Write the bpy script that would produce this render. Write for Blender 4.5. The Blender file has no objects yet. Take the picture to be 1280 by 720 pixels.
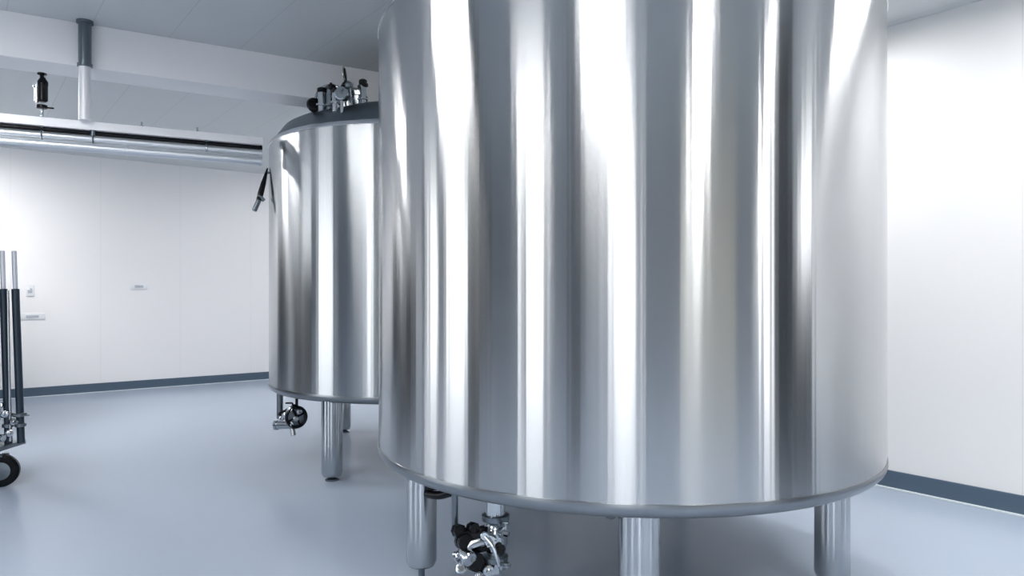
import bpy, bmesh, math, random
from mathutils import Vector, Matrix
random.seed(4)
S = bpy.context.scene
C = S.collection
PI = math.pi
TH = math.radians(37.8)
cu, su = math.cos(TH), math.sin(TH)
CEIL = 3.55
U0, U1, V0, V1 = -6.0, 5.66, -4.5, 12.33      # the room in its own axes

def W(u, v, z=0.0):
    return Vector((u*cu - v*su, u*su + v*cu, z))

# ------------------------------------------------------------------ materials
def mat(name, col, rough=0.5, metal=0.0, **kw):
    m = bpy.data.materials.new(name); m.use_nodes = True
    b = m.node_tree.nodes['Principled BSDF']
    b.inputs['Base Color'].default_value = (*col, 1)
    b.inputs['Roughness'].default_value = rough
    b.inputs['Metallic'].default_value = metal
    for k, v in kw.items():
        b.inputs[k.replace('_', ' ')].default_value = v
    return m

def noise_bump(m, scale, strength, dist=0.01, vec_scale=None, detail=3):
    nt = m.node_tree; b = nt.nodes['Principled BSDF']
    tc = nt.nodes.new('ShaderNodeTexCoord'); mp = nt.nodes.new('ShaderNodeMapping')
    n = nt.nodes.new('ShaderNodeTexNoise'); bp = nt.nodes.new('ShaderNodeBump')
    nt.links.new(tc.outputs['Object'], mp.inputs['Vector'])
    if vec_scale: mp.inputs['Scale'].default_value = vec_scale
    nt.links.new(mp.outputs[0], n.inputs['Vector'])
    n.inputs['Scale'].default_value = scale; n.inputs['Detail'].default_value = detail
    bp.inputs['Strength'].default_value = strength; bp.inputs['Distance'].default_value = dist
    nt.links.new(n.outputs['Fac'], bp.inputs['Height']); nt.links.new(bp.outputs[0], b.inputs['Normal'])
    return n

def shell_steel(name, col, rough, amp=1.0, aniso=0.93):
    """brushed sheet steel: anisotropic gloss and sheet undulation along the plate's UV"""
    m = mat(name, col, rough, 1.0)
    nt = m.node_tree; b = nt.nodes['Principled BSDF']; L = nt.links
    tg = nt.nodes.new('ShaderNodeTangent'); tg.direction_type = 'UV_MAP'; tg.uv_map = 'UVMap'
    L.new(tg.outputs[0], b.inputs['Tangent'])
    b.inputs['Anisotropic'].default_value = aniso
    b.inputs['Anisotropic Rotation'].default_value = ANROT
    uv = nt.nodes.new('ShaderNodeUVMap'); uv.uv_map = 'UVMap'
    # slow drift so the buckles lean a little
    h = None
    for sx, sy, seed, a in ((1.3, 0.12, 3.1, 0.003), (4.6, 0.05, 7.7, 0.0014), (11.0, 0.05, 1.3, 0.0009), (24.0, 0.04, 2.3, 0.0006), (55.0, 0.03, 5.3, 0.00026)):
        mp = nt.nodes.new('ShaderNodeMapping'); mp.inputs['Scale'].default_value = (sx, sy, 1)
        mp.inputs['Location'].default_value = (seed, seed*0.37, seed)
        n = nt.nodes.new('ShaderNodeTexNoise'); n.inputs['Scale'].default_value = 1.0; n.inputs['Detail'].default_value = 0.0
        L.new(uv.outputs[0], mp.inputs['Vector']); L.new(mp.outputs[0], n.inputs['Vector'])
        k = nt.nodes.new('ShaderNodeMath'); k.operation = 'MULTIPLY'; k.inputs[1].default_value = a*amp
        L.new(n.outputs['Fac'], k.inputs[0])
        if h is None: h = k
        else:
            s = nt.nodes.new('ShaderNodeMath'); s.operation = 'ADD'
            L.new(h.outputs[0], s.inputs[0]); L.new(k.outputs[0], s.inputs[1]); h = s
    bp = nt.nodes.new('ShaderNodeBump'); bp.inputs['Strength'].default_value = 1.0; bp.inputs['Distance'].default_value = 1.0
    L.new(h.outputs[0], bp.inputs['Height']); L.new(bp.outputs[0], b.inputs['Normal'])
    return m
ANROT = 0.25

def panel_wall(name, col, width, axis_dir, rough=0.35, depth=0.6):
    """painted sandwich panel: faint vertical joints every `width` metres along axis_dir"""
    m = mat(name, col, rough)
    nt = m.node_tree; b = nt.nodes['Principled BSDF']; L = nt.links
    g = nt.nodes.new('ShaderNodeNewGeometry')
    d = nt.nodes.new('ShaderNodeVectorMath'); d.operation = 'DOT_PRODUCT'; d.inputs[1].default_value = axis_dir
    L.new(g.outputs['Position'], d.inputs[0])
    def M(op, a, v=None, clamp=False):
        n = nt.nodes.new('ShaderNodeMath'); n.operation = op; n.use_clamp = clamp
        L.new(a, n.inputs[0])
        if v is not None: n.inputs[1].default_value = v
        return n.outputs[0]
    t = M('DIVIDE', d.outputs['Value'], width)
    t = M('FRACT', t); t = M('SUBTRACT', t, 0.5); t = M('ABSOLUTE', t); t = M('MULTIPLY', t, width)
    t = M('LESS_THAN', t, 0.004)
    mx = nt.nodes.new('ShaderNodeMix'); mx.data_type = 'RGBA'
    mx.inputs['A'].default_value = (*col, 1); mx.inputs['B'].default_value = tuple(c*depth for c in col) + (1,)
    L.new(t, mx.inputs['Factor']); L.new(mx.outputs['Result'], b.inputs['Base Color'])
    n = nt.nodes.new('ShaderNodeTexNoise'); n.inputs['Scale'].default_value = 1.2
    r = nt.nodes.new('ShaderNodeMapRange'); r.inputs['To Min'].default_value = rough-0.05; r.inputs['To Max'].default_value = rough+0.1
    L.new(g.outputs['Position'], n.inputs['Vector']); L.new(n.outputs['Fac'], r.inputs['Value']); L.new(r.outputs[0], b.inputs['Roughness'])
    return m

def emit(name, col, s):
    m = bpy.data.materials.new(name); m.use_nodes = True
    nt = m.node_tree; nt.nodes.clear()
    e = nt.nodes.new('ShaderNodeEmission'); o = nt.nodes.new('ShaderNodeOutputMaterial')
    e.inputs['Color'].default_value = (*col, 1); e.inputs['Strength'].default_value = s
    nt.links.new(e.outputs[0], o.inputs['Surface'])
    return m

uDir = (cu, su, 0); vDir = (-su, cu, 0)
M = {}
M['shell'] = shell_steel('brushed_steel_shell', (0.52, 0.53, 0.54), 0.20, 1.0, 1.0)
M['shell_far'] = shell_steel('brushed_steel_shell_far', (0.48, 0.50, 0.52), 0.23, 1.0, 1.0)
M['leg'] = shell_steel('brushed_steel_leg', (0.52, 0.54, 0.56), 0.16, 0.5)
M['steel'] = mat('polished_steel', (0.52, 0.55, 0.58), 0.14, 1.0)
M['satin'] = mat('satin_steel', (0.50, 0.54, 0.58), 0.11, 1.0); noise_bump(M['satin'], 3.0, 0.15, 0.01, (1, 1, 0.3))
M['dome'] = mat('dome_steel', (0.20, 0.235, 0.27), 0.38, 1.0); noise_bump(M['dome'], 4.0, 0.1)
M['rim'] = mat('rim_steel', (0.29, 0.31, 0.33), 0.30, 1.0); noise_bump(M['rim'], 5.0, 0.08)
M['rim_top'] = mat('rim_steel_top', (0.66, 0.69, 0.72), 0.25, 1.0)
M['rail'] = mat('galvanised_steel', (0.80, 0.80, 0.83), 0.45, 0.3); noise_bump(M['rail'], 30, 0.05)
M['dark_steel'] = mat('dark_steel', (0.16, 0.19, 0.22), 0.3, 0.9); noise_bump(M['dark_steel'], 20, 0.1)
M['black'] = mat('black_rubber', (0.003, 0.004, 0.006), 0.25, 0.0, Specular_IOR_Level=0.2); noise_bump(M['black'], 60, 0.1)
M['dark_tube'] = mat('dark_slate_tube', (0.02, 0.035, 0.055), 0.28, 0.3); noise_bump(M['dark_tube'], 10, 0.05)
M['pipe'] = mat('pipe_steel', (0.78, 0.80, 0.83), 0.36, 0.85); noise_bump(M['pipe'], 6, 0.05)
M['clear'] = mat('pale_sleeve', (0.62, 0.64, 0.70), 0.2, 0.4)
M['white'] = mat('white_plastic', (0.80, 0.81, 0.83), 0.35); noise_bump(M['white'], 60, 0.02)
M['wall_a'] = panel_wall('white_wall_panels', (0.88, 0.87, 0.875), 1.12, uDir, depth=0.93)
M['wall_b'] = panel_wall('white_wall_panels_side', (0.84, 0.835, 0.83), 1.12, vDir, depth=0.90)
M['wall_grey'] = panel_wall('grey_wall_panels', (0.16, 0.17, 0.18), 1.12, vDir)
M['ceiling'] = panel_wall('grey_ceiling_panels', (0.62, 0.64, 0.65), 0.53, uDir, rough=0.5, depth=0.86)
M['beam'] = mat('white_beam_paint', (0.92, 0.915, 0.93), 0.5); noise_bump(M['beam'], 2.0, 0.03)
M['base'] = mat('slate_blue_skirting', (0.075, 0.115, 0.165), 0.45); noise_bump(M['base'], 8, 0.05)
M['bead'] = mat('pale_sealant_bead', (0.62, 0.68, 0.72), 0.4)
M['door_dark'] = mat('dark_door_paint', (0.012, 0.02, 0.03), 0.5)  # dark coat of the added unseen doors, columns and housings
M['door_mid'] = mat('grey_door_paint', (0.14, 0.17, 0.20), 0.5)
M['shutter'] = mat('warm_grey_shutter', (0.44, 0.41, 0.34), 0.5)
M['frame'] = mat('window_frame_paint', (0.5, 0.52, 0.54), 0.4)
M['lamp'] = emit('ceiling_light_diffuser', (1.0, 0.99, 0.98), 50.0)  # glow of ceiling strips added out of view
M['lamp_mid'] = emit('ceiling_light_diffuser_mid', (1.0, 0.99, 0.98), 28.0)
M['lamp_side'] = emit('ceiling_light_diffuser_side', (1.0, 0.99, 0.98), 20.0)
M['lamp_soft'] = emit('ceiling_light_diffuser_dimmer', (1.0, 0.99, 0.98), 14.0)
M['pane'] = emit('daylit_frosted_pane', (0.97, 0.985, 1.0), 0.95)  # glowing panes added out of view for light and bright streaks
# floor: glossy poured resin
fm = mat('blue_grey_resin_floor', (0.37, 0.43, 0.52), 0.2, 0.0, Specular_IOR_Level=0.1)
n = noise_bump(fm, 1.5, 0.02, 0.01); M['floor'] = fm
nt = fm.node_tree; bb = nt.nodes['Principled BSDF']
n2 = nt.nodes.new('ShaderNodeTexNoise'); n2.inputs['Scale'].default_value = 0.7; n2.inputs['Detail'].default_value = 4
tc2 = nt.nodes.new('ShaderNodeTexCoord'); nt.links.new(tc2.outputs['Object'], n2.inputs['Vector'])
mr = nt.nodes.new('ShaderNodeMapRange'); mr.inputs['To Min'].default_value = 0.17; mr.inputs['To Max'].default_value = 0.24
nt.links.new(n2.outputs['Fac'], mr.inputs['Value']); nt.links.new(mr.outputs[0], bb.inputs['Roughness'])

# ------------------------------------------------------------------ mesh helpers
def new(): return bmesh.new()

def finish(name, bm, m, parent=None, angle=35, smooth=True):
    me = bpy.data.meshes.new(name)
    bmesh.ops.recalc_face_normals(bm, faces=bm.faces)
    bm.to_mesh(me); bm.free()
    me.materials.append(m)
    if smooth:
        for p in me.polygons: p.use_smooth = True
        me.set_sharp_from_angle(angle=math.radians(angle))
    o = bpy.data.objects.new(name, me); C.objects.link(o)
    if parent: o.parent = parent
    return o

def frame_from(axis):
    a = Vector(axis).normalized()
    h = Vector((0, 0, 1)) if abs(a.z) < 0.95 else Vector((1, 0, 0))
    x = h.cross(a).normalized(); y = a.cross(x)
    return x, y, a

def lathe(bm, origin, axis, prof, seg=24, cap=True):
    """prof: list of (r, t) along axis"""
    x, y, a = frame_from(axis); o = Vector(origin); rings = []
    for r, t in prof:
        if r < 1e-6: rings.append([bm.verts.new(o + a*t)])
        else: rings.append([bm.verts.new(o + a*t + (x*math.cos(2*PI*i/seg) + y*math.sin(2*PI*i/seg))*r) for i in range(seg)])
    for A, B in zip(rings, rings[1:]):
        for i in range(seg):
            j = (i+1) % seg
            if len(A) == 1 and len(B) == 1: continue
            if len(A) == 1: bm.faces.new((A[0], B[j], B[i]))
            elif len(B) == 1: bm.faces.new((A[i], A[j], B[0]))
            else: bm.faces.new((A[i], A[j], B[j], B[i]))
    if cap:
        for R in (rings[0], rings[-1]):
            if len(R) > 2: bm.faces.new(R)

def cyl(bm, p0, p1, r, seg=20, bev=0.0):
    p0 = Vector(p0); p1 = Vector(p1); L = (p1-p0).length
    b = min(bev, r*0.5, L*0.4)
    prof = [(r, 0), (r, L)] if b <= 0 else [(r-b, 0), (r, b), (r, L-b), (r-b, L)]
    lathe(bm, p0, p1-p0, prof, seg)

def sweep(bm, pts, r, seg=12):
    """round tube along a smoothed path"""
    P = [Vector(p) for p in pts]; fine = []
    for i in range(len(P)-1):
        a = P[max(i-1, 0)]; b = P[i]; c = P[i+1]; d = P[min(i+2, len(P)-1)]
        for k in range(6):
            t = k/6
            fine.append(0.5*((2*b) + (c-a)*t + (2*a-5*b+4*c-d)*t*t + (3*b-a-3*c+d)*t**3))
    fine.append(P[-1]); rings = []; px = None
    for i, p in enumerate(fine):
        tg = (fine[min(i+1, len(fine)-1)] - fine[max(i-1, 0)]).normalized()
        if px is None: px, _, _ = frame_from(tg)
        px = (px - tg*px.dot(tg)).normalized(); py = tg.cross(px)
        rings.append([bm.verts.new(p + (px*math.cos(2*PI*k/seg) + py*math.sin(2*PI*k/seg))*r) for k in range(seg)])
    for A, B in zip(rings, rings[1:]):
        for k in range(seg): bm.faces.new((A[k], A[(k+1) % seg], B[(k+1) % seg], B[k]))
    bm.faces.new(rings[0]); bm.faces.new(rings[-1])

def torus(bm, c, axis, R, r, seg=28, sub=10, a0=0, a1=2*PI):
    x, y, a = frame_from(axis); c = Vector(c); full = abs(a1-a0-2*PI) < 1e-4
    n = seg if full else seg+1; rings = []
    for i in range(n):
        t = a0 + (a1-a0)*i/seg; d = x*math.cos(t) + y*math.sin(t)
        rings.append([bm.verts.new(c + d*(R + r*math.cos(2*PI*k/sub)) + a*(r*math.sin(2*PI*k/sub))) for k in range(sub)])
    for i in range(seg if full else seg):
        A = rings[i]; B = rings[(i+1) % n]
        for k in range(sub): bm.faces.new((A[k], A[(k+1) % sub], B[(k+1) % sub], B[k]))
    if not full: bm.faces.new(rings[0]); bm.faces.new(rings[-1])

def box(bm, c, size, rot=None, bev=0.0):
    m = Matrix.Translation(Vector(c))
    if rot is not None: m = m @ rot
    m = m @ Matrix.Diagonal((*size, 1))
    r = bmesh.ops.create_cube(bm, size=1.0, matrix=m)
    if bev > 0:
        es = list({e for v in r['verts'] for e in v.link_edges})
        bmesh.ops.bevel(bm, geom=es, offset=bev, segments=2, affect='EDGES', profile=0.6)

def basis(d):
    """rotation matrix with x along horizontal direction d, z up"""
    d = Vector(d).normalized(); n = Vector((0, 0, 1)).cross(d)
    return Matrix((( d.x, n.x, 0, 0), (d.y, n.y, 0, 0), (0, 0, 1, 0), (0, 0, 0, 1)))
RU = basis(uDir)

def thing(name, label, cat, loc=(0, 0, 0), group=None):
    o = bpy.data.objects.new(name, None); C.objects.link(o); o.location = loc
    o.empty_display_size = 0.1
    o['label'] = label; o['category'] = cat
    if group: o['group'] = group
    return o

def part(name, bm, m, root, label=None, angle=35):
    """mesh given in world metres, stored relative to its root so the parent owns it"""
    w = Vector(root_world(root))
    bmesh.ops.translate(bm, verts=bm.verts, vec=-w)
    o = finish(name, bm, m, root, angle)
    if label: o['label'] = label
    return o

def root_world(o):
    v = Vector((0, 0, 0))
    while o is not None: v += o.location; o = o.parent
    return v

def struct(name, bm, m, parent=None, smooth=False):
    o = finish(name, bm, m, parent, smooth=smooth)
    if parent is None: o['kind'] = 'structure'
    return o

# ------------------------------------------------------------------ the room
T = 0.2
def ubox(bm, u0, u1, v0, v1, z0, z1, bev=0.0):
    c = W((u0+u1)/2, (v0+v1)/2, (z0+z1)/2)
    box(bm, c, (abs(u1-u0), abs(v1-v0), abs(z1-z0)), RU, bev)

bm = new(); ubox(bm, U0, U1, V0, V1, -T, 0); struct('floor', bm, M['floor'])
bm = new(); ubox(bm, U0-T, U1+T, V0-T, V1+T, CEIL, CEIL+T); struct('ceiling', bm, M['ceiling'])
bm = new(); ubox(bm, U0-T, U1+T, V1, V1+T, -T, CEIL); struct('wall_back', bm, M['wall_a'])
bm = new(); ubox(bm, U1, U1+T, V0-T, V1, -T, CEIL); struct('wall_right', bm, M['wall_b'])
bm = new(); ubox(bm, U0-T, U0, V0-T, V1, -T, CEIL); struct('wall_left', bm, M['wall_grey'])
bm = new(); ubox(bm, U0, U1, V0-T, V0, -T, CEIL); struct('wall_front', bm, M['wall_grey'])
BH, BT = 0.135, 0.018
bm = new(); ubox(bm, U0, U1, V1-BT, V1, 0, BH, 0.004); struct('baseboard_back', bm, M['base'])
bm = new(); ubox(bm, U1-BT, U1, V0, V1-BT, 0, BH, 0.004); struct('baseboard_right', bm, M['base'])
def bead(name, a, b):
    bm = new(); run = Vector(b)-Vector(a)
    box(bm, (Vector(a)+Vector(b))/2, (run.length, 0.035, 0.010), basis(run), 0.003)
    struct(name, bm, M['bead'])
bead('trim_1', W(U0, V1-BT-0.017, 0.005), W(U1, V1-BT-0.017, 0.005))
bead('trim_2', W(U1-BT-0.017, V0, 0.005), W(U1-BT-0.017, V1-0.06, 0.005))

# downstand beam, slightly askew to the walls
bd = Vector((0.862, 0.507, 0)).normalized(); bn = Vector((-bd.y, bd.x, 0))
p0 = Vector((-3.7, 5.15, 0)); a = p0 - bd*6.2; b = p0 + bd*5.3
bm = new(); box(bm, (a+b)/2 + bn*0.18 + Vector((0, 0, 3.385)), ((b-a).length, 0.36, 0.33), basis(bd), 0.006)
struct('trim_3', bm, M['beam'])

# unseen lit glazing and doors, one slatted, added for the tanks to reflect
def added_window(name, side, a, b, z0=0.15, z1=3.15):
    bmf = new(); bmp = new(); t = 0.05
    def bx(bm, p, q, zz0, zz1, d0, d1):
        if side == 'L': ubox(bm, U0+d0, U0+d1, p, q, zz0, zz1)
        elif side == 'F': ubox(bm, p, q, V0+d0, V0+d1, zz0, zz1)
        else: ubox(bm, U1-d1, U1-d0, p, q, zz0, zz1)
    bx(bmf, a, a+t, z0, z1, 0.001, 0.05); bx(bmf, b-t, b, z0, z1, 0.001, 0.05)
    bx(bmf, a+t, b-t, z0, z0+t, 0.001, 0.05); bx(bmf, a+t, b-t, z1-t, z1, 0.001, 0.05)
    bx(bmp, a+t, b-t, z0+t, z1-t, 0.004, 0.02)
    f = struct(name, bmf, M['frame'])
    struct('pane', bmp, M['pane'], f)
def added_door(name, side, a, b, m, z1=3.1, slats=False):
    bm = new()
    def bx(p, q, zz0, zz1, d0, d1):
        if side == 'L': ubox(bm, U0+d0, U0+d1, p, q, zz0, zz1)
        elif side == 'F': ubox(bm, p, q, V0+d0, V0+d1, zz0, zz1)
        else: ubox(bm, U1-d1, U1-d0, p, q, zz0, zz1)
    if slats:
        k = int(z1/0.12)
        for i in range(k): bx(a, b, i*z1/k+0.006, (i+1)*z1/k-0.004, 0.002, 0.05)
    else:
        bx(a, b, 0.01, z1, 0.002, 0.06)
    struct(name, bm, m)
added_window('window_1', 'L', 9.3, 11.2)
added_window('window_2', 'L', 6.0, 8.2)
added_door('door_1', 'L', 4.05, 5.35, M['door_dark'])
added_window('window_3', 'L', 0.35, 1.75)
added_door('door_2', 'L', -3.5, -1.9, M['door_dark'])
added_window('window_4', 'F', -5.6, -3.1)
added_door('door_3', 'F', -0.3, 2.4, M['shutter'], slats=True)
added_window('window_5', 'F', 3.75, 4.45)
added_door('door_4', 'F', 4.62, 5.6, M['door_dark'], z1=3.3)
added_window('window_6', 'R', -3.5, -2.5)

# unseen dark columns, housings and upright box, added to darken bands in the steel
def add_column(name, x, y, w):
    bm = new(); box(bm, (x, y, CEIL/2), (w, w, CEIL), RU, 0.01); struct(name, bm, M['door_dark'])
add_column('trim_4', -2.45, 2.25, 0.21)
add_column('trim_5', -1.15, 0.0, 0.20)
add_column('trim_6', 3.30, 1.42, 0.42)
def added_machine(x, y, w, d, h, label, name, cat, rot):
    t = thing(name, label, cat, (x, y, 0)); RZ = Matrix.Rotation(rot, 4, 'Z')
    bm = new(); box(bm, (x, y, h/2+0.05), (w, d, h-0.1), RZ, 0.02); part('housing', bm, M['door_dark'], t)
    bm = new(); box(bm, (x, y, 0.05), (w*0.9, d*0.9, 0.1), RZ); part('plinth', bm, M['black'], t)
    bm = new(); box(bm, (x, y, h+0.02), (w*1.02, d*1.02, 0.04), RZ, 0.01); part('lid', bm, M['dark_steel'], t)
added_machine(-5.02, 5.6, 0.9, 1.4, 1.9, 'dark painted machine housing beside the pump cart, left of the picture', 'process_machine', 'machine', 0.1)
added_machine(-6.55, 8.0, 0.9, 1.3, 2.3, 'dark painted machine housing further back, left of the picture', 'process_machine', 'machine', 0.3)
wm = W(-2.3, 11.65); added_machine(wm.x, wm.y, 2.4, 0.9, 2.1, 'long dark machine housing against the back wall, left of the picture', 'process_machine', 'machine', TH)
added_machine(3.95, 1.75, 0.5, 0.45, 1.7, 'tall dark cabinet by the right wall, right of the picture', 'control_cabinet', 'cabinet', TH)
# unseen ceiling strips; right row inferred from the glow there, others added for light
LAMPS = [(4.75, 0.6, 'lamp_side'), (4.75, 3.2, 'lamp_side'), (4.75, 6.3, 'lamp_side'), (4.6, 9.6, 'lamp_side'), (-0.6, 4.1, 'lamp_mid'),
         (-0.5, 8.6, 'lamp_mid'), (-0.5, 10.4, 'lamp'), (-0.3, 0.2, 'lamp_mid'), (1.5, -1.6, 'lamp'), (-3.0, 1.6, 'lamp_mid'), (-2.4, -2.6, 'lamp_mid'), (3.6, -2.4, 'lamp_mid')]
LL = 'slim white recessed ceiling light strip in a thin grey frame'
def unseen_ceiling_light(u, v, lu=0.45, lv=1.4, m='lamp'):
    r = thing('ceiling_light', LL, 'ceiling light', W(u, v, CEIL), 'recessed ceiling lights')
    t = 0.02
    bm = new(); ubox(bm, u-lu/2, u+lu/2, v-lv/2, v+lv/2, CEIL-0.012, CEIL)
    ubox(bm, u-lu/2, u-lu/2+t, v-lv/2, v+lv/2, CEIL-0.03, CEIL-0.010); ubox(bm, u+lu/2-t, u+lu/2, v-lv/2, v+lv/2, CEIL-0.03, CEIL-0.010)
    part('light_frame', bm, M['frame'], r)
    bm = new(); ubox(bm, u-lu/2+t, u+lu/2-t, v-lv/2+t, v+lv/2-t, CEIL-0.024, CEIL-0.013)
    part('diffuser', bm, M[m], r)
for (u, v, m) in LAMPS: unseen_ceiling_light(u, v, 0.17, 1.4, m)

# ------------------------------------------------------------------ tanks
def lathe_uv(bm, R, prof, seg=160):
    """open shell lathed about z with a UV map in metres"""
    uvl = bm.loops.layers.uv.new('UVMap'); rings = []
    for r, z in prof:
        rings.append([bm.verts.new((r*math.cos(2*PI*i/seg), r*math.sin(2*PI*i/seg), z)) for i in range(seg)])
    s = 0.0
    for k in range(len(prof)-1):
        s1 = s + math.hypot(prof[k+1][0]-prof[k][0], prof[k+1][1]-prof[k][1])
        for i in range(seg):
            j = (i+1) % seg
            f = bm.faces.new((rings[k][i], rings[k][j], rings[k+1][j], rings[k+1][i]))
            for lp, (uu, vv) in zip(f.loops, ((i, s), (i+1, s), (i+1, s1), (i, s1))):
                lp[uvl].uv = (uu*2*PI*R/seg, vv)
        s = s1
    return rings

def tank(center, R, zb, zt, h, label, shell_mat, legs, group, lz=0.0):
    root = thing('steel_tank', label, 'tank', (center[0], center[1], 0), group)
    bm = new()
    lathe_uv(bm, R, [(R, zb+0.055), (R, zb+0.06)] + [(R, zb+0.06+(zt-0.05-zb-0.06)*k/6) for k in range(1, 7)])
    o = finish('shell', bm, shell_mat, root, 60)
    # rolled lower edge and flat underside
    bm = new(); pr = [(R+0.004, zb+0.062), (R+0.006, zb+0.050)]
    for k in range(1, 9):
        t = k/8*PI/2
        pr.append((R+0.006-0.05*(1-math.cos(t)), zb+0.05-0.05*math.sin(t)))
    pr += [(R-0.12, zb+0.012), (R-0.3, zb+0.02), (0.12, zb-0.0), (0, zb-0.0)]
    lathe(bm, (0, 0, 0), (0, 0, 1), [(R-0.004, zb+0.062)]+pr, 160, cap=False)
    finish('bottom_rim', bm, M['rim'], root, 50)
    # shoulder and dished top
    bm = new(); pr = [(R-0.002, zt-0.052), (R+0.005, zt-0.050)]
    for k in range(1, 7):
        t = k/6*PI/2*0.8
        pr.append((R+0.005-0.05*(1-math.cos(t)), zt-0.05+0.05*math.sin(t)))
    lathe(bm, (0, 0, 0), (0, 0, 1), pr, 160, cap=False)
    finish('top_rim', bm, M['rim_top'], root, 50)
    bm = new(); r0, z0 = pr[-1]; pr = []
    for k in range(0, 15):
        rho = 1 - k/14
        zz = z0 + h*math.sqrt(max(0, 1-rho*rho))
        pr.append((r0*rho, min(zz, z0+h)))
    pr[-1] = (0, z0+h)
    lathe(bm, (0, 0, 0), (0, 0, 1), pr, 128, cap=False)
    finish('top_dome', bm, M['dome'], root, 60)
    for (x, y, d) in legs:
        bm = new(); r = d/2
        X, Y = x-center[0], y-center[1]
        lathe_uv(bm, r, [(r*0.3, 0.093-lz), (r*0.55, 0.095-lz), (r*0.86, 0.102-lz), (r, 0.125-lz), (r, 0.3), (r, zb+0.012)], 40)
        lg = finish('leg', bm, M['leg'], root, 50); lg.location = (X, Y, 0)
        bm = new()
        lathe(bm, (0, 0, 0), (0, 0, 1), [(0.055, 0), (0.055, 0.012), (0.03, 0.022), (0.017, 0.03), (0.017, 0.10-lz*0.6)], 24)
        finish('foot', bm, M['dark_steel'], lg, 40)
    return root

BIG = (0.613, 4.054); FAR = (-0.912, 6.84)
big = tank(BIG, 1.35, 0.63, 2.94, 0.34, 'large brushed stainless steel tank filling the middle, nearest the camera', M['shell'],
           [(-0.465, 3.66, 0.156), (0.52, 2.91, 0.17), (1.575, 3.50, 0.165), (1.19, 5.05, 0.16), (0.22, 5.13, 0.16)], 'steel tanks')
far = tank(FAR, 1.35, 0.63, 2.86, 0.34, 'steel tank standing behind at the left, with clamped manhole on its domed top', M['shell_far'],
           [(-1.442, 5.70, 0.167), (-1.81, 7.66, 0.15), (0.05, 6.03, 0.16), (-0.06, 7.60, 0.16)], 'steel tanks', 0.065)

# --- helpers for fittings (world metres)
def clamp(bm, c, axis, R, w=0.022):
    """tri-clamp: two flared lips in a band"""
    c = Vector(c); a = Vector(axis).normalized()
    lathe(bm, c - a*w/2, a, [(R*0.7, 0), (R, w*0.12), (R, w*0.88), (R*0.7, w)], 24)
def wing(bm, c, axis, out, R):
    """wing-nut sticking out of a clamp"""
    c = Vector(c); out = Vector(out).normalized(); a = Vector(axis).normalized(); s = out.cross(a)
    p = c + out*R
    cyl(bm, p, p + out*0.035, 0.006, 10)
    for k in (-1, 1): cyl(bm, p + out*0.025, p + out*0.045 + s*0.022*k, 0.006, 8)

# --- outlet valve under the big tank
X0, Y0 = -0.075, 3.22
bm = new(); cyl(bm, (X0, Y0, 0.64), (X0, Y0, 0.49), 0.045, 28)
ov = part('outlet_valve', bm, M['white'] if False else M['steel'], big)
def sub(name, bm, m, p, label=None, angle=35): return part(name, bm, m, p, label, angle)
for zz, rr in ((0.485, 0.062), (0.30, 0.058)):
    bm = new(); clamp(bm, (X0, Y0, zz), (0, 0, 1), rr, 0.03); wing(bm, (X0, Y0, zz), (0, 0, 1), (0.4, -1, 0), rr-0.004); sub('clamp', bm, M['dark_steel'], ov)
pass
bm = new()
lathe(bm, (X0, Y0, 0.47), (0, 0, -1), [(0.035, 0), (0.05, 0.02), (0.056, 0.05), (0.056, 0.10), (0.046, 0.13), (0.035, 0.16)], 28)
cyl(bm, (X0-0.02, Y0-0.075, 0.40), (X0-0.02, Y0+0.02, 0.40), 0.030, 20, 0.005)
for k in range(6):
    t = k*PI/3; cyl(bm, (X0-0.02+0.022*math.cos(t), Y0-0.083, 0.40+0.022*math.sin(t)), (X0-0.02+0.022*math.cos(t), Y0-0.07, 0.40+0.022*math.sin(t)), 0.005, 8)
sub('valve_body', bm, M['steel'], ov)
bm = new()
sweep(bm, [(X0-0.03, Y0-0.01, 0.385), (X0-0.08, Y0-0.02, 0.38), (X0-0.125, Y0-0.03, 0.36), (X0-0.15, Y0-0.035, 0.315)], 0.03, 18)
cyl(bm, (X0-0.145, Y0-0.04, 0.335), (X0-0.105, Y0-0.09, 0.325), 0.034, 22, 0.006)
sub('elbow', bm, M['steel'], ov)
bm = new()
cyl(bm, (X0-0.045, Y0-0.085, 0.425), (X0-0.045, Y0-0.07, 0.425), 0.02, 16, 0.003)
sweep(bm, [(X0-0.045, Y0-0.08, 0.425), (X0-0.01, Y0-0.09, 0.385), (X0+0.01, Y0-0.095, 0.33), (X0+0.02, Y0-0.095, 0.30)], 0.009, 10)
sub('lever', bm, M['satin'], ov, 'bright bent lever')
bm = new(); box(bm, (X0-0.095, Y0-0.015, 0.385), (0.13, 0.05, 0.11), Matrix.Rotation(-0.2, 4, 'Y'), 0.012); sub('actuator', bm, M['black'], ov, 'black actuator housing')
bm = new(); box(bm, (X0-0.07, Y0-0.01, 0.285), (0.11, 0.06, 0.06), Matrix.Rotation(0.5, 4, 'Y'), 0.010); sub('actuator', bm, M['black'], ov, 'black actuator housing')
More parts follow.
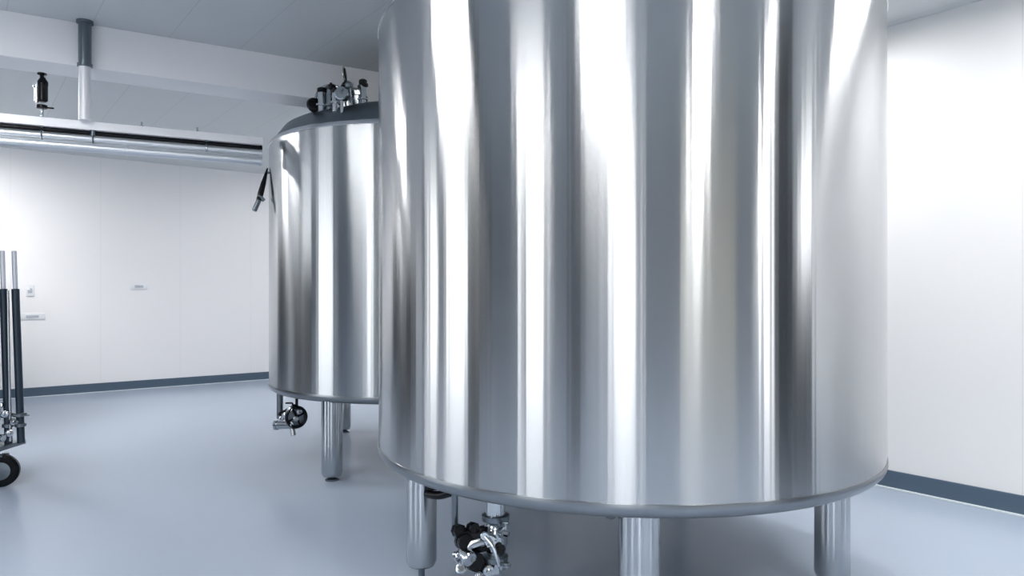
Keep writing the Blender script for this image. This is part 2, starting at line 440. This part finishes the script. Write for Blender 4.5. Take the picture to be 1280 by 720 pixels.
for (dx, dy, z, r, w) in ((-0.165, -0.02, 0.43, 0.034, 0.05), (-0.10, -0.03, 0.445, 0.03, 0.05), (-0.14, -0.03, 0.385, 0.042, 0.06), (-0.09, -0.05, 0.30, 0.045, 0.05), (0.02, -0.055, 0.36, 0.026, 0.04)):
    bm = new(); c = Vector((X0+dx, Y0+dy, z)); lathe(bm, c, (0.5, -1, 0.2), [(r*0.8, -w/2), (r*0.9, -w/2+0.004), (r*0.9, -w*0.1), (r*0.7, -w*0.08), (r*0.7, w*0.08), (r*0.9, w*0.1), (r*0.9, w/2-0.004), (r*0.8, w/2)], 8 if r < 0.035 else 14)
    sub('actuator', bm, M['black'], ov, 'black rounded actuator block')
for (dx, dy, z, ax) in ((-0.17, -0.065, 0.33, (1, -0.4, 0.2)), (-0.155, -0.055, 0.275, (0.2, -1, 0.3)), (-0.03, -0.07, 0.27, (0.3, -1, 0)), (0.03, -0.05, 0.43, (1, -0.6, 0)), (0.035, -0.03, 0.28, (1, -0.5, 0.1)), (-0.07, -0.06, 0.245, (0.1, -0.4, -1))):
    c = Vector((X0+dx, Y0+dy, z)); a = Vector(ax).normalized()
    bm = new(); clamp(bm, c, a, 0.024, 0.018); cyl(bm, c, c+a*0.035, 0.013, 6); sub('fitting', bm, M['steel'], ov)
bm = new(); cyl(bm, (X0, Y0, 0.32), (X0, Y0, 0.235), 0.034, 22, 0.004); cyl(bm, (X0-0.015, Y0-0.01, 0.26), (X0-0.055, Y0-0.05, 0.225), 0.02, 16, 0.004)
sub('outlet_pipe', bm, M['steel'], ov)
# thin level pipe with its dark bracket, and a small drain plug
bm = new(); cyl(bm, (-0.262, 3.26, 0.60), (-0.262, 3.26, 0.40), 0.015, 16)
lp = part('drain_pipe', bm, M['dark_steel'], big)
bm = new(); sweep(bm, [(-0.262, 3.26, 0.42), (-0.262, 3.255, 0.395), (-0.235, 3.23, 0.38), (-0.21, 3.21, 0.375)], 0.014, 12); sub('bend', bm, M['dark_steel'], lp)
bm = new()
box(bm, (-0.30, 3.34, 0.595), (0.20, 0.05, 0.028), Matrix.Rotation(0.15, 4, 'Z'), 0.004)
sweep(bm, [(-0.405, 3.38, 0.545), (-0.34, 3.32, 0.555), (-0.28, 3.28, 0.58), (-0.22, 3.26, 0.60)], 0.020, 12)
box(bm, (-0.395, 3.38, 0.60), (0.03, 0.05, 0.06), None, 0.003)
part('bracket', bm, M['black'], big)
bm = new()
cyl(bm, (0.385, 2.93, 0.64), (0.385, 2.93, 0.585), 0.012, 14); sweep(bm, [(0.385, 2.93, 0.592), (0.395, 2.925, 0.58), (0.415, 2.92, 0.58), (0.425, 2.92, 0.60)], 0.009, 10)
part('drain_plug', bm, M['dark_steel'], big)

# --- outlet valve under the far tank (left edge)
bm = new(); cyl(bm, (-2.03, 6.22, 0.65), (-2.03, 6.22, 0.40), 0.027, 22)
fv = part('outlet_valve', bm, M['dark_steel'], far)
bm = new(); cyl(bm, (-2.065, 6.20, 0.345), (-1.86, 6.16, 0.355), 0.034, 22, 0.006); clamp(bm, (-2.055, 6.202, 0.345), (1, -0.2, 0.05), 0.044, 0.03); sub('outlet_pipe', bm, M['steel'], fv)
bm = new()
lathe(bm, (-1.875, 6.16, 0.43), (0.55, -0.8, 0.1), [(0.05, -0.04), (0.09, -0.03), (0.095, 0), (0.09, 0.03), (0.05, 0.04)], 28)
sub('valve_body', bm, M['dark_steel'], fv)
bm = new(); torus(bm, (-1.855, 6.12, 0.43), (0.55, -0.8, 0.1), 0.085, 0.013, 28)
for k in range(4):
    t = k*PI/2+0.4; x, y, a = frame_from((0.55, -0.8, 0.1)); c = Vector((-1.855, 6.12, 0.43)); d = x*math.cos(t)+y*math.sin(t)
    cyl(bm, c, c+d*0.085, 0.008, 8)
cyl(bm, (-1.855, 6.12, 0.43), (-1.90, 6.185, 0.42), 0.018, 12); sub('handwheel', bm, M['black'], fv)
bm = new(); cyl(bm, (-1.865, 6.16, 0.64), (-1.865, 6.16, 0.50), 0.013, 12)
sweep(bm, [(-2.03, 6.21, 0.44), (-1.98, 6.19, 0.46), (-1.93, 6.17, 0.49), (-1.87, 6.15, 0.52)], 0.02, 12)
box(bm, (-1.93, 6.16, 0.545), (0.06, 0.03, 0.012), None, 0.003); cyl(bm, (-1.90, 6.15, 0.54), (-1.87, 6.15, 0.50), 0.010, 8); sub('stem', bm, M['black'], fv)
for (dx, dz, ax) in ((-0.075, 0.02, (0.3, -1, 0)), (-0.03, 0.07, (0, -1, 0.3)), (0.02, -0.01, (0.5, -1, 0)), (-0.02, -0.055, (0.1, -1, -0.2)), (0.05, 0.05, (0.6, -1, 0)), (-0.105, -0.01, (-0.3, -1, 0))):
    bm = new(); c = Vector((-1.875+dx, 6.10, 0.43+dz)); clamp(bm, c, ax, 0.022, 0.02); cyl(bm, c, c+Vector(ax).normalized()*0.03, 0.011, 6); sub('fitting', bm, M['steel'], fv)
bm = new(); cyl(bm, (-1.90, 6.15, 0.33), (-1.885, 6.14, 0.265), 0.022, 14, 0.004); sub('spout', bm, M['steel'], fv)

# --- side lever of the far tank, upper left
bm = new()
lathe(bm, (-2.178, 6.335, 2.61), (-0.07, -0.05, -0.33), [(0.006, 0), (0.012, 0.05), (0.022, 0.14), (0.026, 0.24), (0.024, 0.30), (0.012, 0.33)], 16)
lv = part('side_lever', bm, M['black'], far, 'black lever hanging off the shell')
bm = new(); cyl(bm, (-2.13, 6.37, 2.57), (-2.182, 6.33, 2.57), 0.010, 12); sub('pivot', bm, M['dark_steel'], lv)
bm = new(); cyl(bm, (-2.235, 6.285, 2.36), (-2.195, 6.30, 2.315), 0.017, 12, 0.002); sub('stop', bm, M['dark_steel'], lv)
bm = new(); cyl(bm, (-2.235, 6.28, 2.32), (-2.27, 6.26, 2.22), 0.022, 14, 0.006); sub('grip', bm, M['dark_steel'], lv)

# --- manhole and fittings on the far tank's dome
mc = Vector((-1.345, 5.86, 3.055)); mn = Vector((-0.08, -0.22, 1)).normalized()
bm = new(); lathe(bm, mc-mn*0.11, mn, [(0.125, 0), (0.125, 0.17), (0.14, 0.175), (0.14, 0.19)], 40)
mh = part('manhole', bm, M['steel'], far)
bm = new(); lathe(bm, mc+mn*0.08, mn, [(0.14, 0), (0.14, 0.018), (0.125, 0.026), (0.09, 0.042), (0.05, 0.052), (0, 0.055)], 40); sub('lid', bm, M['steel'], mh)
mx, my, ma = frame_from(mn)
for k in range(6):
    t = k*PI/3 + 0.35; d = mx*math.cos(t)+my*math.sin(t); q = mc + d*0.152
    bm = new(); cyl(bm, q+mn*0.0, q+mn*0.17, 0.010, 10); box(bm, q+mn*0.03, (0.03, 0.03, 0.03), None, 0.004)
    lathe(bm, q+mn*0.115, mn, [(0.012, 0), (0.032, 0.008), (0.034, 0.032), (0.018, 0.045)], 14)
    sub('swing_bolt', bm, M['black'] if k % 2 else M['dark_steel'], mh)
bm = new(); q = mc+mn*0.15
sweep(bm, [q-mx*0.13-mn*0.03, q-mx*0.06+mn*0.0, q+mx*0.0+mn*0.01, q+mx*0.06+mn*0.0, q+mx*0.13-mn*0.03], 0.024, 12)
cyl(bm, q-mn*0.03, q+mn*0.13, 0.010, 10); sub('crossbar', bm, M['black'], mh)
bm = new(); torus(bm, q+mn*0.085+mx*0.02, my, 0.055, 0.006, 24, 8); sub('lift_ring', bm, M['steel'], mh)
def top_fit(x, y, z0, z1, r, m, capm, rcap):
    bm = new(); cyl(bm, (x, y, z0), (x, y, z1), r, 18, 0.004); clamp(bm, (x, y, (z0+z1)/2), (0, 0, 1), r*1.5, 0.018)
    f = part('vent_pipe', bm, m, far)
    bm = new(); lathe(bm, (x, y, z1-0.005), (0, 0, 1), [(rcap*0.8, 0), (rcap, 0.01), (rcap, 0.035), (rcap*0.6, 0.045)], 18); sub('cap', bm, capm, f)
top_fit(-1.560, 5.84, 2.93, 3.145, 0.036, M['steel'], M['black'], 0.040)
top_fit(-1.488, 5.82, 2.93, 3.125, 0.034, M['dark_steel'], M['dark_steel'], 0.030)
top_fit(-1.420, 5.72, 2.95, 3.11, 0.026, M['steel'], M['black'], 0.034)
top_fit(-1.215, 5.80, 2.96, 3.20, 0.026, M['steel'], M['black'], 0.034)
bm = new(); lathe(bm, (-1.625, 5.86, 3.045), (0.5, -0.85, 0.2), [(0.03, -0.03), (0.058, -0.02), (0.068, 0), (0.058, 0.02), (0.03, 0.03)], 24)
cyl(bm, (-1.625, 5.86, 2.90), (-1.625, 5.86, 3.01), 0.016, 12)
g = part('pressure_valve', bm, M['black'], far)
bm = new(); sweep(bm, [(-1.62, 5.86, 3.10), (-1.60, 5.87, 3.16), (-1.55, 5.88, 3.205), (-1.48, 5.88, 3.215), (-1.42, 5.88, 3.19)], 0.012, 10); sub('hose', bm, M['steel'], g)
bm = new(); lathe(bm, (-1.355, 5.66, 3.085), (0.0, -1, 0.15), [(0.05, -0.03), (0.056, -0.025), (0.056, 0.012), (0.048, 0.02), (0.0, 0.021)], 28); cyl(bm, (-1.355, 5.67, 2.93), (-1.355, 5.67, 3.04), 0.014, 12)
gg = part('gauge', bm, M['steel'], far)
bm = new(); cyl(bm, (-1.355, 5.639, 3.088), (-1.355, 5.634, 3.088), 0.014, 14); box(bm, (-1.347, 5.636, 3.103), (0.006, 0.003, 0.035), Matrix.Rotation(0.5, 4, 'Y')); sub('needle', bm, M['dark_steel'], gg)

# ------------------------------------------------------------------ pipe rack, pipes and valve on the left
r0 = Vector((-3.736, 5.16, 0)); r1 = Vector((-2.095, 5.976, 0)); rd = (r1-r0).normalized(); rn = Vector((-rd.y, rd.x, 0)); RB = basis(rd)
start = r0 - rd*2.2
def along(x_t, off=0, z=0): return r0 + rd*x_t + rn*off + Vector((0, 0, z))
post = Vector((-3.222, 5.365, 0))
rack = thing('pipe_rack', 'long grey metal rail hung from the ceiling on one steel post', 'pipe rack', (post.x, post.y, 2.78))
Ltot = (r1-start).length
mid = (start+r1)/2
bm = new()
box(bm, mid + rn*0.002 + Vector((0, 0, 2.774)), (Ltot, 0.006, 0.064), RB)
box(bm, mid + rn*0.06 + Vector((0, 0, 2.803)), (Ltot, 0.122, 0.006), RB)
box(bm, mid + rn*0.119 + Vector((0, 0, 2.774)), (Ltot, 0.006, 0.064), RB)
part('rail', bm, M['rail'], rack)
bm = new(); cyl(bm, post + Vector((0, 0, 2.80)), post + Vector((0, 0, 3.215)), 0.042, 28); part('post', bm, M['rail'], rack, 'bright lower length of post')
bm = new(); cyl(bm, post + Vector((0, 0, 3.215)), post + Vector((0, 0, CEIL)), 0.044, 28); up = part('upper_post', bm, M['dark_steel'], rack, 'dark upper length of post')
bm = new(); clamp(bm, post + Vector((0, 0, 3.215)), (0, 0, 1), 0.052, 0.03); sub('collar', bm, M['dark_steel'], up)
bm = new(); cyl(bm, post + Vector((0, 0, CEIL-0.02)), post + Vector((0, 0, CEIL)), 0.058, 28); sub('ceiling_flange', bm, M['dark_steel'], up)
for tt in (0.27, 0.60, 1.75-0.35):
    bm = new(); c = along(tt, 0.03)
    cyl(bm, c+Vector((0, 0, 2.75)), c+Vector((0, 0, 2.66)), 0.014 if tt != 0.60 else 0.022, 12)
    torus(bm, c+Vector((0, 0, 2.677)), rd, 0.0315, 0.0055, 24, 8)
    part('hanger', bm, M['dark_steel'] if tt == 0.60 else M['satin'], rack)
for tt in (0.93, 1.33):
    bm = new(); c = along(tt, 0.03); cyl(bm, c+Vector((0, 0, 2.80)), c+Vector((0, 0, 2.845)), 0.007, 8); clamp(bm, c+Vector((0, 0, 2.812)), (0, 0, 1), 0.014, 0.01); part('bolt', bm, M['steel'], rack)

def shade_pipe_run(name, label, cat, off, z, r, m, group=None, ext=0.0):  # builds the pipe runs and the black shade strip
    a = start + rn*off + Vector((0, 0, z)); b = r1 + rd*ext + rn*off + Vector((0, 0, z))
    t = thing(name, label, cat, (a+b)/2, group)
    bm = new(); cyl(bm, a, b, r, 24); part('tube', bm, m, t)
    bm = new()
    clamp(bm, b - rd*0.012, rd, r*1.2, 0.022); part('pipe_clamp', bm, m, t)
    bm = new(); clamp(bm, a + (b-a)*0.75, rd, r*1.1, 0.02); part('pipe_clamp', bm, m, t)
shade_pipe_run('cable', 'black cable run tucked directly under the grey hung rail', 'cable', 0.030, 2.722, 0.0175, M['black'])  # black tube added as the shade below the open rail
shade_pipe_run('pipe', 'thinner steel pipe running between the black cable and the thicker pipe', 'pipe', 0.030, 2.677, 0.0255, M['pipe'], 'pipes below the rail')
shade_pipe_run('pipe', 'thicker bright steel pipe, lowest line of the hung pipe run', 'pipe', 0.030, 2.610, 0.0365, M['pipe'], 'pipes below the rail')

v0 = Vector((-3.500, 5.295, 0))
vt = thing('air_valve', 'small black and chrome valve standing upright on the hung rail', 'valve', (v0.x, v0.y, 2.806))
bm = new(); cyl(bm, v0+Vector((0, 0, 2.806)), v0+Vector((0, 0, 2.90)), 0.011, 14); part('stem', bm, M['satin'], vt)
bm = new(); lathe(bm, v0+Vector((0.006, 0, 2.92)), (0, 0, 1), [(0.022, 0), (0.034, 0.012), (0.034, 0.12), (0.036, 0.13), (0.036, 0.15), (0.024, 0.17), (0.016, 0.185)], 24); part('body', bm, M['black'], vt)
bm = new(); clamp(bm, v0+Vector((0, 0, 2.885)), (0, 0, 1), 0.036, 0.03); cyl(bm, v0+Vector((0.0, 0, 2.88)), v0+Vector((0.082, 0.01, 2.876)), 0.006, 10); part('handle', bm, M['black'], vt)
bm = new(); cyl(bm, v0+Vector((-0.028, -0.018, 2.91)), v0+Vector((-0.028, -0.018, 3.04)), 0.015, 16, 0.003); clamp(bm, v0+Vector((-0.028, -0.018, 3.03)), (0, 0, 1), 0.022, 0.018); part('cylinder', bm, M['steel'], vt)
bm = new(); cyl(bm, v0+Vector((0, 0, 3.095)), v0+Vector((0, 0, 3.125)), 0.014, 14); lathe(bm, v0+Vector((0, 0, 3.12)), (0, 0, 1), [(0.02, 0), (0.031, 0.004), (0.031, 0.014), (0.02, 0.018)], 20); part('knob', bm, M['black'], vt)

# ------------------------------------------------------------------ mobile unit at the left edge
ux, uy = -3.98, 5.52
cart = thing('pump_cart', 'dark tubes clamped upright on a wheeled pump cart at the left edge', 'pump cart', (ux, uy, 0))
bm = new(); box(bm, (ux-0.22, uy+0.05, 0.30), (0.56, 0.34, 0.035), None, 0.008); part('base_plate', bm, M['dark_steel'], cart)
tubes = [((-3.865, 5.60), (-3.910, 5.60)), ((-3.950, 5.58), (-3.990, 5.58)), ((-4.10, 5.62), (-4.13, 5.62)), ((-4.22, 5.62), (-4.25, 5.62))]
for (a, b) in tubes:
    bm = new(); A = Vector((a[0], a[1], 0.32)); B = Vector((b[0], b[1], 1.53)); cyl(bm, A, B, 0.027, 20); tb = part('tube', bm, M['dark_tube'], cart)
    d = (B-A).normalized()
    bm = new(); cyl(bm, B, B+d*0.30, 0.017, 18, 0.004); sub('sleeve', bm, M['clear'], tb, 'pale upper end of tube')
    bm = new(); clamp(bm, A+d*0.22, d, 0.046, 0.03); wing(bm, A+d*0.22, d, (1, -0.5, 0), 0.04); sub('clamp', bm, M['dark_steel'], tb)
    bm = new(); clamp(bm, A+d*0.14, d, 0.040, 0.03); sub('clamp', bm, M['dark_steel'], tb)
bm = new()
cyl(bm, (-3.915, 5.55, 0.34), (-3.935, 5.55, 1.52), 0.010, 12); part('rod', bm, M['steel'], cart, 'thin bright rod between tubes')
for (x, z, ax) in ((-3.875, 0.50, (1, -0.4, 0)), (-3.935, 0.56, (0.3, -1, 0)), (-3.98, 0.63, (0.2, -1, 0.2)), (-3.90, 0.41, (0.6, -1, 0))):
    bm = new(); c = Vector((x, 5.52, z)); clamp(bm, c, ax, 0.026, 0.022); cyl(bm, c, c+Vector(ax).normalized()*0.05, 0.012, 8); part('fitting', bm, M['steel'], cart)
bm = new(); cyl(bm, (-4.20, 5.46, 0.385), (-3.90, 5.46, 0.385), 0.03, 18, 0.004); part('manifold', bm, M['satin'], cart)
def wheel(x, y, R, w):
    c = Vector((x, y, R)); ax = Vector((0.35, -1, 0)).normalized()
    bm = new(); lathe(bm, c-ax*w/2, ax, [(R*0.55, 0), (R*0.86, 0), (R, w*0.25), (R, w*0.75), (R*0.86, w), (R*0.55, w)], 36, cap=False); 
    torus(bm, c, ax, R*0.78, R*0.16, 36, 10)
    wh = part('wheel', bm, M['black'], cart)
    bm = new(); lathe(bm, c-ax*w*0.45, ax, [(0.0, 0), (R*0.6, 0), (R*0.6, w*0.9), (R*0.3, w*0.95), (0.0, w)], 28, cap=False); sub('hub', bm, M['dark_steel'], wh)
    bm = new(); box(bm, (x-0.005, y+0.02, R*1.55), (0.05, 0.09, R*0.9), None, 0.006); sub('wheel_fork', bm, M['dark_steel'], wh)
wheel(-3.95, 5.50, 0.125, 0.06); wheel(-4.42, 5.50, 0.125, 0.06); wheel(-4.45, 5.86, 0.125, 0.06)

# ------------------------------------------------------------------ faint plates on the back wall
def plate(u, z, w, h, label, name='wall_socket', cat='socket'):
    t = thing(name, label, cat, W(u, V1, z))
    bm = new(); ubox(bm, u-w/2, u+w/2, V1-0.012, V1, z-h/2, z+h/2, 0.003); part('cover_plate', bm, M['white'], t)
    bm = new(); ubox(bm, u-w/4, u+w/4, V1-0.017, V1-0.010, z-h/5, z+h/5, 0.002); part('insert', bm, M['clear'], t)
plate(0.79, 1.53, 0.10, 0.16, 'white plate on the back wall near the left edge, upper of two', 'wall_switch', 'switch')
plate(0.82, 1.16, 0.30, 0.09, 'wide low white socket plate on the back wall, below the switch')
plate(2.20, 1.60, 0.24, 0.10, 'white socket plate alone in the middle of the back wall')

# ------------------------------------------------------------------ world, camera, colour
w = bpy.data.worlds.new('World'); S.world = w; w.use_nodes = True
w.node_tree.nodes['Background'].inputs[0].default_value = (0.6, 0.7, 0.8, 1); w.node_tree.nodes['Background'].inputs[1].default_value = 0.5
cam = bpy.data.cameras.new('camera'); co = bpy.data.objects.new('camera', cam); C.objects.link(co)
co.location = (0, 0, 1.5); co.rotation_euler = (PI/2, 0, 0)
cam.sensor_width = 36; cam.lens = 889/1280*36; cam.shift_y = 6/1280; cam.clip_start = 0.05
S.camera = co
S.view_settings.view_transform = 'Standard'; S.view_settings.look = 'None'
S.view_settings.gamma = 1; S.view_settings.use_curve_mapping = False
S.view_settings.exposure = 2.08
try:
    S.cycles.use_denoising = True; S.cycles.max_bounces = 10; S.cycles.diffuse_bounces = 6; S.cycles.glossy_bounces = 6
    S.cycles.sample_clamp_indirect = 8
except Exception: pass
